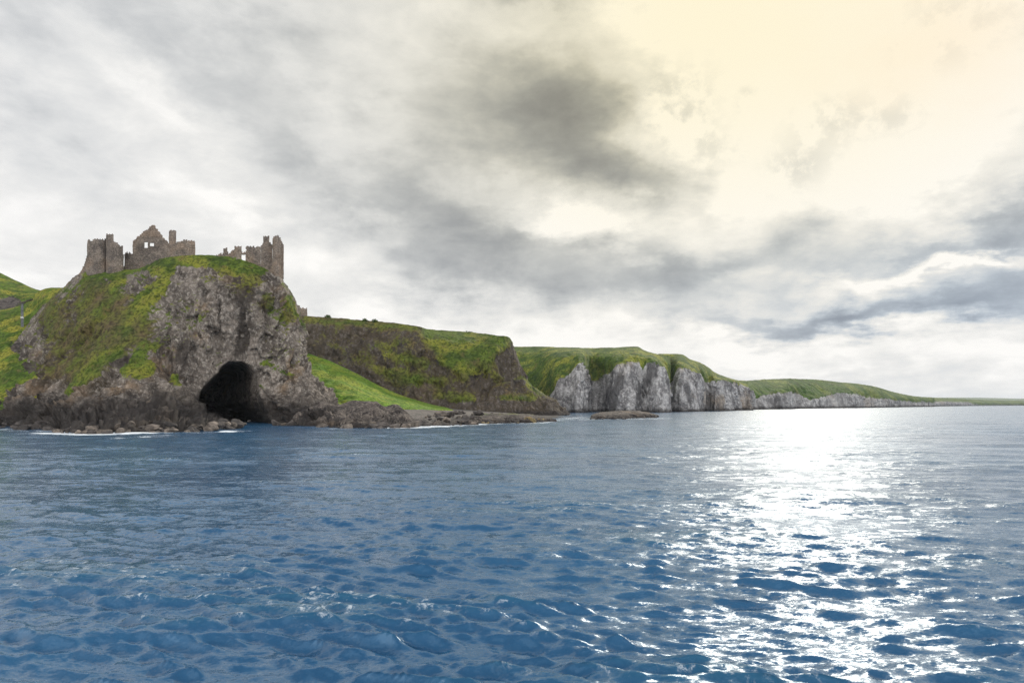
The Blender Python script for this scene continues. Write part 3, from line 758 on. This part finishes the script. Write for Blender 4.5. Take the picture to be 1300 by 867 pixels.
# ================================================================== sea
def build_sea():
    az = np.concatenate([np.linspace(-180, -50, 40, endpoint=False), np.linspace(-50, -41, 24, endpoint=False), np.linspace(-41, 41, 620, endpoint=False),
                         np.linspace(41, 50, 24, endpoint=False), np.linspace(50, 180, 41)])
    az = np.radians(az)
    r = [2.0]
    while r[-1] < 20000:
        d = r[-1]
        q = .05 if d < 7 else .0062 if d < 60 else .010 if d < 170 else .02 if d < 400 else .05
        r.append(d * (1 + q))
    r = np.array(r)
    X = r[:, None] * np.sin(az)[None, :]; Y = r[:, None] * np.cos(az)[None, :]
    sp = np.maximum(r[:, None] * np.radians(.135), np.gradient(r)[:, None]) + 0 * X
    Z = np.zeros_like(X); DX = np.zeros_like(X); DY = np.zeros_like(X); slope = np.zeros_like(X)
    rs = np.random.RandomState(5)
    main = math.radians(-105)       # waves run toward the camera and a little to the left
    nw = 150
    for k in range(nw):
        lam = .16 * (16 / .16) ** (rs.rand() ** 1.15)
        kk = 2 * math.pi / lam
        th = main + rs.normal() * .36
        a = .0062 * lam ** .80 * (1.25 if lam < .7 else .30 if lam < 3 else .32) * (.6 + .8 * rs.rand())
        fade = sstep(2.2, 4.5, lam / sp)
        if fade.max() <= 0: continue
        gust = 1.0
        ph = kk * (X * math.cos(th) + Y * math.sin(th)) + rs.rand() * 6.283
        c, s = np.cos(ph), np.sin(ph)
        a = a * fade
        Z += a * c
        DX -= a * s * math.cos(th) * .85; DY -= a * s * math.sin(th) * .85
    W = np.stack([X, Y, np.zeros_like(X)], -1)
    patch = .75 + .6 * (fbm(np.stack([X, Y, 0 * X], -1), 22, 3) + .25)
    patch = np.clip(patch, .35, 1.5)
    calm = 1 - .3 * sstep(90, 260, r)[:, None]
    Z *= patch * calm; DX *= patch * calm; DY *= patch * calm
    # sharp-crested wind chop riding on the swell
    ca, sa = math.cos(main), math.sin(main)
    U = X * ca + Y * sa; T_ = -X * sa + Y * ca
    for wl, am in ((2.4, .014), (1.1, .030), (.55, .026), (.27, .014), (.13, .006)):
        fd = sstep(1.6, 3.6, wl / sp)
        rows = np.where(fd.max(1) > .01)[0]
        if len(rows) == 0: continue
        sl_ = slice(rows[0], rows[-1] + 1)
        q = np.stack([U[sl_] / wl, T_[sl_] / (wl * 3.2), np.full_like(U[sl_], wl * 7.7)], -1)
        wp = perlin(q * .6 + 5)
        q[..., 0] += .55 * wp
        rd = 1 - 2.2 * np.abs(perlin(q))
        Z[sl_] += am * fd[sl_] * rd * (.6 + .8 * np.clip(patch[sl_] - .35, 0, 1)) * np.clip(1 + 1.4 * Z[sl_] / .12, .45, 1.8)
    crest = np.clip(Z / .14, -2, 2)
    V3 = np.stack([X + DX, Y + DY, Z], -1)
    # surf along the rocks, plus one painted bright reflection in the cove
    foam = np.zeros_like(X)
    def streak(x0, y0, x1, y1, wid, s):
        nonlocal foam
        a, b_ = P(x0, y0, YW(y0)), P(x1, y1, YW(y1))
        dx, dy = b_[0] - a[0], b_[1] - a[1]
        t = np.clip(((X - a[0]) * dx + (Y - a[1]) * dy) / (dx * dx + dy * dy), 0, 1)
        dd = np.hypot(X - a[0] - t * dx, Y - a[1] - t * dy) / wid
        foam = np.maximum(foam, .92 * s * np.exp(-(dd / 2.4) ** 2))
    for s_ in [(62, 549.5, 130, 551, 1.6, 1.0), (130, 551, 195, 549.5, 1.6, 1.0), (150, 556, 205, 553, 1.2, .7), (245, 549, 292, 547.5, 1.3, .95), (-40, 543, 60, 547, 2.0, .6),
               (430, 543.5, 500, 543.5, .9, .7), (500, 543, 560, 541, 1.8, 1.0), (560, 541, 610, 539, 1.6, .7), (610, 538.5, 700, 536, 1.6, .75), (690, 535, 735, 529.5, 3.0, .6),  # last streak paints the cove's bright water reflection as white foam
               (735, 532.5, 840, 531, 3.0, .6), (200, 549, 250, 549, 1.0, .5)]:
        streak(*s_)
    o = mesh_obj('sea', V3, np.vstack([grid_faces(*X.shape)]), sea_mat(), attrs={'crest': crest, 'foam': foam})
    tag(o, 'choppy blue sea with sun glitter', None, None, 'structure')

def sea_mat():
    m, nt, b = new_mat('sea_water')
    pos = N(nt, 'ShaderNodeNewGeometry').outputs['Position']
    n1, c1 = NOISE(nt, MAP(nt, pos, rot=(0, 0, R(-15)), scl=(.75, 1.25, 1)), 1.7, 6, .62, .6)
    n2, c2 = NOISE(nt, MAP(nt, pos, rot=(0, 0, R(12)), scl=(.8, 1.3, 1)), 6.0, 4, .6, .4)
    n3, c3 = NOISE(nt, MAP(nt, pos, rot=(0, 0, R(-8)), scl=(.6, 1.4, 1)), .35, 4, .6, .3)
    # slopes of the ripples the mesh does not carry
    half = (.5, .5, .5)
    sl = V(nt, 'MULTIPLY', V(nt, 'SUBTRACT', c1, half), (.80, .74, 0))
    c0 = NOISE(nt, MAP(nt, pos, rot=(0, 0, R(-16)), scl=(.5, 1.5, 1)), .62, 4, .6, .5)[1]
    c4 = NOISE(nt, MAP(nt, pos, rot=(0, 0, R(-12)), scl=(.7, 1.4, 1)), 17.0, 3, .6, .3)[1]
    c5 = NOISE(nt, MAP(nt, pos, scl=(.8, 1.2, 1)), 44.0, 2, .6)[1]
    for c_, k_ in ((c5, (.26, .28, 0)), (c0, (.40, .50, 0)), (c2, (.62, .62, 0)), (c3, (.16, .30, 0)), (c4, (.44, .56, 0))):
        sl = V(nt, 'ADD', sl, V(nt, 'MULTIPLY', V(nt, 'SUBTRACT', c_, half), k_))
    nrm = V(nt, 'NORMALIZE', V(nt, 'ADD', N(nt, 'ShaderNodeNewGeometry').outputs['Normal'], sl))
    nt.links.new(nrm, b.inputs['Normal'])
    big, _ = NOISE(nt, pos, .05, 3, .5)
    deep = MIX(nt, RANGE(nt, big, .35, .65), (.016, .068, .144), (.023, .088, .172))
    crest = ATTR(nt, 'crest')
    deep = MIX(nt, RANGE(nt, crest, .5, 1.6, 0, .3), deep, (.014, .09, .13))
    # broken foam: on sharp crests and along the rocks
    f1, _ = NOISE(nt, pos, 2.2, 7, .7, .8)
    f2, _ = NOISE(nt, pos, 5.5, 6, .7, .6)
    fc = M(nt, 'MULTIPLY', RANGE(nt, crest, .5, 1.4), M(nt, 'MULTIPLY', RANGE(nt, f1, .50, .62), RANGE(nt, f2, .48, .60)))
    fs = RANGE(nt, M(nt, 'ADD', M(nt, 'ADD', ATTR(nt, 'foam'), M(nt, 'MULTIPLY', M(nt, 'SUBTRACT', f2, .5), 1.2)), M(nt, 'MULTIPLY', M(nt, 'SUBTRACT', NOISE(nt, pos, .45, 5, .65)[0], .5), 1.8)), .5, .85, 0, .9)
    foam = M(nt, 'MAXIMUM', M(nt, 'MULTIPLY', fc, .55), fs)
    col = MIX(nt, foam, deep, (.72, .75, .77))
    nt.links.new(col, b.inputs['Base Color'])
    nt.links.new(RANGE(nt, foam, 0, 1, .17, .7, False), b.inputs['Roughness'])
    b.inputs['IOR'].default_value = 1.6
    b.inputs['Specular Tint'].default_value = (.45, .72, 1.0, 1)
    return m
build_sea()

# ================================================================== castle ruins
def inpoly(x, y, poly):
    r = np.zeros(x.shape, bool)
    j = len(poly) - 1
    for i in range(len(poly)):
        xi, yi = poly[i]; xj, yj = poly[j]
        if yi != yj:
            r ^= ((yi > y) != (yj > y)) & (x < (xj - xi) * (y - yi) / (yj - yi) + xi)
        j = i
    return r

def masonry(name, outline, depth, thick, parent, holes=(), cell=1.0, rough=.14, label=None, mat=None):
    """a ruined wall with a real thickness, laid up in small blocks within an outline"""
    xs = [p[0] for p in outline]; ys = [p[1] for p in outline]
    x0, x1, y0, y1 = min(xs), max(xs), min(ys), max(ys)
    nx = max(2, int(round((x1 - x0) / cell))); ny = max(2, int(round((y1 - y0) / cell)))
    gx = np.linspace(x0, x1, nx + 1); gy = np.linspace(y0, y1, ny + 1)
    cx, cy = np.meshgrid((gx[1:] + gx[:-1]) / 2, (gy[1:] + gy[:-1]) / 2)
    jx = .25 * np.sin(cy * 5.1 + cx * 1.7); jy = -.2 + 1.5 * np.clip(perlin(np.stack([cx * .55, 0 * cx + len(outline), 0 * cx + x0], -1)), -.6, 1) + .5 * np.sin(cx * 3.3) * np.cos(cx * 1.3 + 1)
    occ = inpoly(cx + jx, cy + jy, outline)
    for h in holes: occ &= ~inpoly(cx, cy, h)
    GX, GY = np.meshgrid(gx, gy)
    D = depth(GX) + 0 * GX
    F = P(GX, GY, D)
    F[..., 1] += rough * fbm(F, 1.2, 4, .6) * 1.6
    F[..., 0] += .05 * fbm(F + 9, .6, 2); F[..., 2] += .08 * fbm(F + 19, .6, 2)
    T = thick(GX) + 0 * GX if callable(thick) else np.full(GX.shape, thick)
    B = F.copy(); B[..., 1] += T; B[..., 0] += T * F[..., 0] / F[..., 1]
    nF = F.shape[0] * F.shape[1]
    verts = np.concatenate([F.reshape(-1, 3), B.reshape(-1, 3)])
    idx = lambda r, c: r * (nx + 1) + c
    faces = []
    oc = np.pad(occ, 1)
    for r in range(ny):
        for c in range(nx):
            if not occ[r, c]: continue
            a, b_, c_, d_ = idx(r, c), idx(r, c + 1), idx(r + 1, c + 1), idx(r + 1, c)
            faces.append((d_, c_, b_, a)); faces.append((a + nF, b_ + nF, c_ + nF, d_ + nF))
            if not oc[r, c + 1]: faces.append((a, b_, b_ + nF, a + nF))
            if not oc[r + 2, c + 1]: faces.append((c_, d_, d_ + nF, c_ + nF))
            if not oc[r + 1, c]: faces.append((d_, a, a + nF, d_ + nF))
            if not oc[r + 1, c + 2]: faces.append((b_, c_, c_ + nF, b_ + nF))
    faces = np.array(faces)
    used, inv = np.unique(faces, return_inverse=True)
    o = mesh_obj(name, verts[used], inv.reshape(faces.shape), mat or M_STONE, parent, smooth=False)
    if label: o['label'] = label
    return o

def rnd(cx, rad, Y0, bulge):           # depth of the front of a round tower
    return lambda x: Y0 - bulge * np.sqrt(np.clip(1 - ((x - cx) / rad) ** 2, 0.0, 1))
def rnd_t(cx, rad, bulge, base):
    return lambda x: base + 2 * bulge * np.sqrt(np.clip(1 - ((x - cx) / rad) ** 2, 0.0, 1))

gate = empty('castle_gatehouse', tuple(P(130, 345, 143)), 'squat ruined castle gatehouse of two rounded towers on the left shoulder of the rock', 'castle ruin', 'castle ruins on the rock')
masonry('round_tower', [(111, 304), (113.5, 304), (115, 306), (117, 306), (118, 303.3), (124, 303), (129, 303.6), (134.5, 303.6), (134.5, 350), (99, 350), (103, 343), (108, 334), (110.6, 325)],
        rnd(122, 14, 142, 2.0), rnd_t(122, 14, 2.0, 1.2), gate)
masonry('round_tower', [(134.5, 305), (144.4, 305.2), (146, 306.5), (149, 306.8), (150.2, 311), (153, 312), (155.5, 312.6), (156.6, 322), (157, 350), (134.5, 350)],
        rnd(146.5, 13, 141.2, 2.0), rnd_t(146.5, 13, 2.0, 1.2), gate)
masonry('turret', [(135, 296.8), (143.8, 297), (144.2, 305.6), (134.8, 305.6)], lambda x: 140.6 + 0 * x, 1.7, gate)

hall = empty('castle_hall', tuple(P(188, 338, 144)), 'ruined castle hall with a tall pointed gable pierced by two small windows', 'castle ruin', 'castle ruins on the rock')
masonry('gable_wall', [(168.5, 306), (174, 301), (180, 296.4), (187, 291), (193, 285.8), (195.4, 285.8), (199, 290), (203.8, 296), (208, 301.5), (213, 307), (214.5, 309), (214.5, 328), (168.5, 328)],
        lambda x: 144.5 + (x - 168) * .02, .6, hall, holes=[[(183.4, 306.5), (187.4, 306.5), (187.4, 314.5), (183.4, 314.5)], [(190.4, 308.5), (192, 307.5), (195.4, 308.5), (195.4, 313), (190.4, 313)]])
masonry('lower_wall', [(158.5, 323), (161, 319), (164, 321), (167, 321), (170, 322.5), (180, 322), (190, 321), (200, 319), (207, 316), (214.5, 313), (214.5, 345), (157, 345)],
        lambda x: 142.0 - (x - 158) * .03, 1.1, hall)
masonry('chimney_stack', [(214.4, 293.2), (217, 292.2), (222, 292.4), (223.4, 294), (223.6, 312), (214.4, 312)], lambda x: 141.0 + 0 * x, 1.5, hall)
cw = empty('castle_wall', tuple(P(235, 326, 140.5)), 'broken curtain wall running right from the chimney of the gabled hall', 'castle ruin', 'castle ruins on the rock')
masonry('curtain_wall', [(214.5, 312.5), (219, 310), (223, 308.5), (227, 306.3), (232, 306), (234.6, 304), (237.5, 304), (239, 305.2), (246.5, 305), (247.7, 308), (247.9, 332), (214.5, 334)],
        lambda x: 139.9 - (x - 214) * .012, 1.2, cw)

rng_ = empty('castle_range', tuple(P(320, 345, 140)), 'ruined castle range with an open doorway and a tall corner tower above the cave', 'castle ruin', 'castle ruins on the rock')
masonry('wall', [(274.5, 325), (278.5, 322), (283, 321.6), (284.2, 315.2), (288.8, 315), (289.4, 322.3), (292, 320.4), (294.6, 318), (297.8, 317), (298, 312.4), (306.6, 312.4), (307, 319.8), (312.3, 320), (312.5, 313), (331, 313), (331, 356), (306, 348), (290, 340), (274.5, 334)],
        lambda x: 140.4 - (x - 275) * .006, 1.0, rng_, holes=[[(306.8, 322.3), (312, 322.3), (312, 334), (306.8, 334)]])
masonry('chimney_stack', [(331.2, 313), (333.8, 308), (334.6, 300), (336, 299.6), (341.6, 299.8), (342.4, 308), (345.8, 309.5), (345.8, 358), (331.2, 356)], lambda x: 139.8 + (x - 331) * .05, 1.4, rng_)
masonry('corner_tower', [(346.4, 301), (348.5, 300), (351, 298.4), (354, 299.5), (356, 302), (358, 307), (360, 311.5), (360.2, 330), (359.4, 362), (342, 362), (343, 344), (346, 336)],
        lambda x: 139.4 - .9 * sstep(345, 350, x) + 1.6 * sstep(352, 361, x), 2.6, rng_)

hut = empty('stone_hut', tuple(P(386, 402, 214)), 'small square stone building on the clifftop just right of the castle rock', 'building')
masonry('wall', [(378, 390.6), (390, 391), (390, 404), (378, 404)], lambda x: 213.5 + 0 * x, 3.0, hut, cell=1.1)

# ------------------------------------------------------------------ footbridge pier in the gully on the left
br = empty('bridge_pier', tuple(P(28, 419, 153)), 'dark slender bridge pier standing in the green gully left of the castle rock', 'pier')
masonry('pillar', [(26.8, 385), (29.6, 385), (30, 419), (26.4, 419)], lambda x: 152.3 + 0 * x, .55, br, cell=.9, rough=.04, mat=M_SLATE)
masonry('stone_band', [(26, 402), (30.4, 402), (30.4, 404), (26, 404)], lambda x: 152.0 + 0 * x, .9, br, cell=.8, rough=.04, mat=M_PALE_BAND)
masonry('deck', [(26, 384), (33, 381.4), (42, 378.6), (42, 379.8), (34, 382.8), (30, 385), (26, 385.4)], lambda x: 151.9 + (x - 26) * .3, .9, br, cell=.6, rough=.02, mat=M_TIMBER)

# ------------------------------------------------------------------ clifftop shrubs
def shrub(px, py, Y, w, h, label, seed):
    rs = np.random.RandomState(seed)
    base = P(px, py + 2.6, Y)
    root = empty('shrub', tuple(base), label, 'shrub', 'shrubs on the clifftop')
    n = 260
    u = rs.normal(size=(n, 3)); u /= np.linalg.norm(u, axis=1)[:, None]
    rr = rs.rand(n) ** .4
    lump = 1 + .35 * fbm(u * 1.7 + seed, 1.0, 2)
    c = u * (rr * lump)[:, None] * np.array([w / 2, w / 2, h * .55]) + np.array([0, 0, h * .42]) + base
    t1 = rs.normal(size=(n, 3)); t1 /= np.linalg.norm(t1, axis=1)[:, None]
    t2 = np.cross(t1, u); t2 /= np.linalg.norm(t2, axis=1)[:, None] + 1e-6
    s = (.12 + .14 * rs.rand(n))[:, None]
    v = np.stack([c - t1 * s, c + t2 * s * .7, c + t1 * s, c - t2 * s * .7], 1).reshape(-1, 3)
    mesh_obj('foliage', v, np.arange(4 * n).reshape(-1, 4), M_LEAF, root, smooth=False)
    k = 6
    ang = np.arange(k) / k * 6.283
    ring = lambda z, r_: np.stack([np.cos(ang) * r_, np.sin(ang) * r_, 0 * ang + z], 1) + base
    vv = np.concatenate([ring(-.3, .12), ring(h * .3, .09), ring(h * .6, .05)])
    ff = [(j * k + i, j * k + (i + 1) % k, (j + 1) * k + (i + 1) % k, (j + 1) * k + i) for j in range(2) for i in range(k)]
    mesh_obj('stem', vv, np.array(ff), M_BARK, root)
shrub(416, 403, 214, 2.2, 1.6, 'dark rounded shrub on the clifftop nearest the stone building', 1)
shrub(463, 407, 215, 2.0, 1.4, 'dark shrub on the clifftop, left one of the close pair', 2)
shrub(475.5, 408, 215, 2.0, 1.5, 'dark shrub on the clifftop, right one of the close pair', 3)
shrub(594, 422.5, 226, 3.4, 1.3, 'low wide shrub on the turf above the dark cliff', 4)

# ------------------------------------------------------------------ boulders
def boulder_mesh(seed, mat):
    bm = bmesh.new()
    bmesh.ops.create_icosphere(bm, subdivisions=3, radius=1.0)
    co = np.array([v.co[:] for v in bm.verts])
    rs = np.random.RandomState(seed)
    # cut flat facets, then roughen
    for _ in range(14):
        n = rs.normal(size=3); n /= np.linalg.norm(n)
        dd = co @ n - (.42 + .35 * rs.rand())
        co = co - np.outer(np.maximum(dd, 0) * 1.0, n)
    co = co * (1 + .10 * fbm(co * 1.3 + seed * 3.7, 1.0, 4)[:, None])
    co = co * np.array([1.0, .8 + .2 * rs.rand(), .55 + .25 * rs.rand()])
    for v, c in zip(bm.verts, co): v.co = c
    me = bpy.data.meshes.new('boulder')
    for f in bm.faces: f.smooth = False
    bm.to_mesh(me); bm.free()
    me.materials.append(mat)
    return me
B_DARK = [boulder_mesh(s, M_BOULDER_DARK) for s in range(1, 6)]
B_PALE = [boulder_mesh(s, M_BOULDER_PALE) for s in range(6, 11)]
B_OCH = [boulder_mesh(s, M_BOULDER_OCHRE) for s in range(11, 14)]

def boulder(me, loc, size, label, group, sq=1.0):
    o = bpy.data.objects.new('boulder', me)
    COL.objects.link(o)
    o.location = loc
    o.scale = (size * (1 + .4 * random.random()), size, size * sq)
    o.rotation_euler = (random.uniform(-.25, .25), random.uniform(-.25, .25), random.uniform(0, 6.28))
    return tag(o, label, 'boulder', group)

def scatter(line, n, spread, s0, s1, pools, label, group, zoff=.1):
    """boulders strewn along a waterline given in frame positions"""
    pts = np.array([P(x, y, YW(y)) for x, y in line])
    seg = np.linalg.norm(np.diff(pts, axis=0), axis=1); cum = np.r_[0, np.cumsum(seg)]
    for k in range(n):
        t = random.random() * cum[-1]
        i = min(np.searchsorted(cum, t, 'right') - 1, len(seg) - 1)
        p = pts[i] + (pts[i + 1] - pts[i]) * (t - cum[i]) / seg[i]
        dy = random.uniform(*spread)
        s = s0 * (s1 / s0) ** (random.random() ** 1.6)
        boulder(random.choice(random.choice(pools)), (p[0], p[1] + dy, max(0, dy) * .10 + zoff * s), s, label, group)
scatter([(70, 548), (120, 550), (185, 550)], 52, (-1.4, 8), .3, 1.35, [B_DARK, B_PALE, B_PALE], 'wet boulder among the surf at the left foot of the castle rock', 'boulders in the surf below the castle rock')
scatter([(190, 549.5), (240, 548.5), (292, 545)], 52, (-1.2, 10), .3, 1.35, [B_DARK, B_PALE, B_DARK], 'boulder on the rock spit just left of the cave mouth', 'boulders beside the cave mouth')
scatter([(-30, 543), (20, 543.5), (70, 547)], 22, (-1.5, 5), .3, 1.6, [B_DARK], 'dark boulder at the waterline below the green slope', 'boulders below the green slope')
scatter([(350, 539.5), (400, 541.5), (440, 543)], 24, (-.8, 5), .3, 1.6, [B_DARK, B_DARK, B_PALE], 'boulder at the waterline right of the cave mouth', 'boulders right of the cave')
scatter([(440, 543), (500, 543), (530, 542)], 34, (-1.0, 4),   .3, 1.5, [B_DARK, B_DARK, B_PALE], 'boulder at the water edge below the craggy outcrop', 'boulders below the craggy outcrop')
scatter([(525, 541.5), (565, 540.5), (605, 539)], 60, (-.8, 20), .3, 1.5, [B_DARK, B_DARK, B_PALE], 'boulder strewn on the pebble beach', 'boulders on the pebble beach')
scatter([(605, 538.5), (650, 537.5), (700, 535)], 30, (-1.2, 4), .3, 1.5, [B_DARK, B_DARK, B_OCH], 'brown boulder along the low rock shelf', 'boulders along the low rock shelf')
scatter([(748, 532.3), (790, 532), (835, 530)], 16, (-1.5, 3), .4, 1.0, [B_DARK], 'dark boulder fringing the offshore reef', 'boulders round the offshore reef')
def lone(px, py, z, mat_pool, size, label, sq=1.0):
    Y = YW(py, z)
    p = P(px, py, Y)
    boulder(mat_pool[0], (p[0], p[1], p[2] + size * .1), size, label, 'single boulders on the shore', sq)
lone(1, 543.4, 0, B_DARK, .75, 'dark rock awash in the sea, the leftmost one offshore', .7)
lone(17.5, 543.6, 0, B_DARK[1:], .75, 'dark rock awash in the sea below the blackish rock stump', .7)
lone(118, 531, 0, B_OCH, 1.0, 'ochre topped boulder standing on the dark foreshore')
lone(35, 517.5, 2.6, [boulder_mesh(21, M_WHITE_STONE)], .3, 'tiny white stone on the dark rocks under the green slope')

# ------------------------------------------------------------------ haze
def build_haze():
    m = bpy.data.materials.new('haze_air')
    m.use_nodes = True
    nt = m.node_tree; nt.nodes.clear()
    out = N(nt, 'ShaderNodeOutputMaterial')
    v = N(nt, 'ShaderNodeVolumePrincipled')
    v.inputs['Color'].default_value = (.82, .90, 1.0, 1)
    v.inputs['Density'].default_value = HAZE
    v.inputs['Anisotropy'].default_value = .0
    nt.links.new(v.outputs[0], out.inputs['Volume'])
    x, y0, y1, z0, z1 = 8000, -300, 9000, -6, 62
    vs = [(sx * x, yy, zz) for zz in (z0, z1) for yy in (y0, y1) for sx in (-1, 1)]
    fs = np.array([(0, 2, 3, 1), (4, 5, 7, 6), (0, 1, 5, 4), (2, 6, 7, 3), (0, 4, 6, 2), (1, 3, 7, 5)])
    o = mesh_obj('haze', vs, fs, m, smooth=False)
    tag(o, 'thin sea haze softening the far coast', None, None, 'stuff')
HAZE = .00005
if HAZE > 0: build_haze()
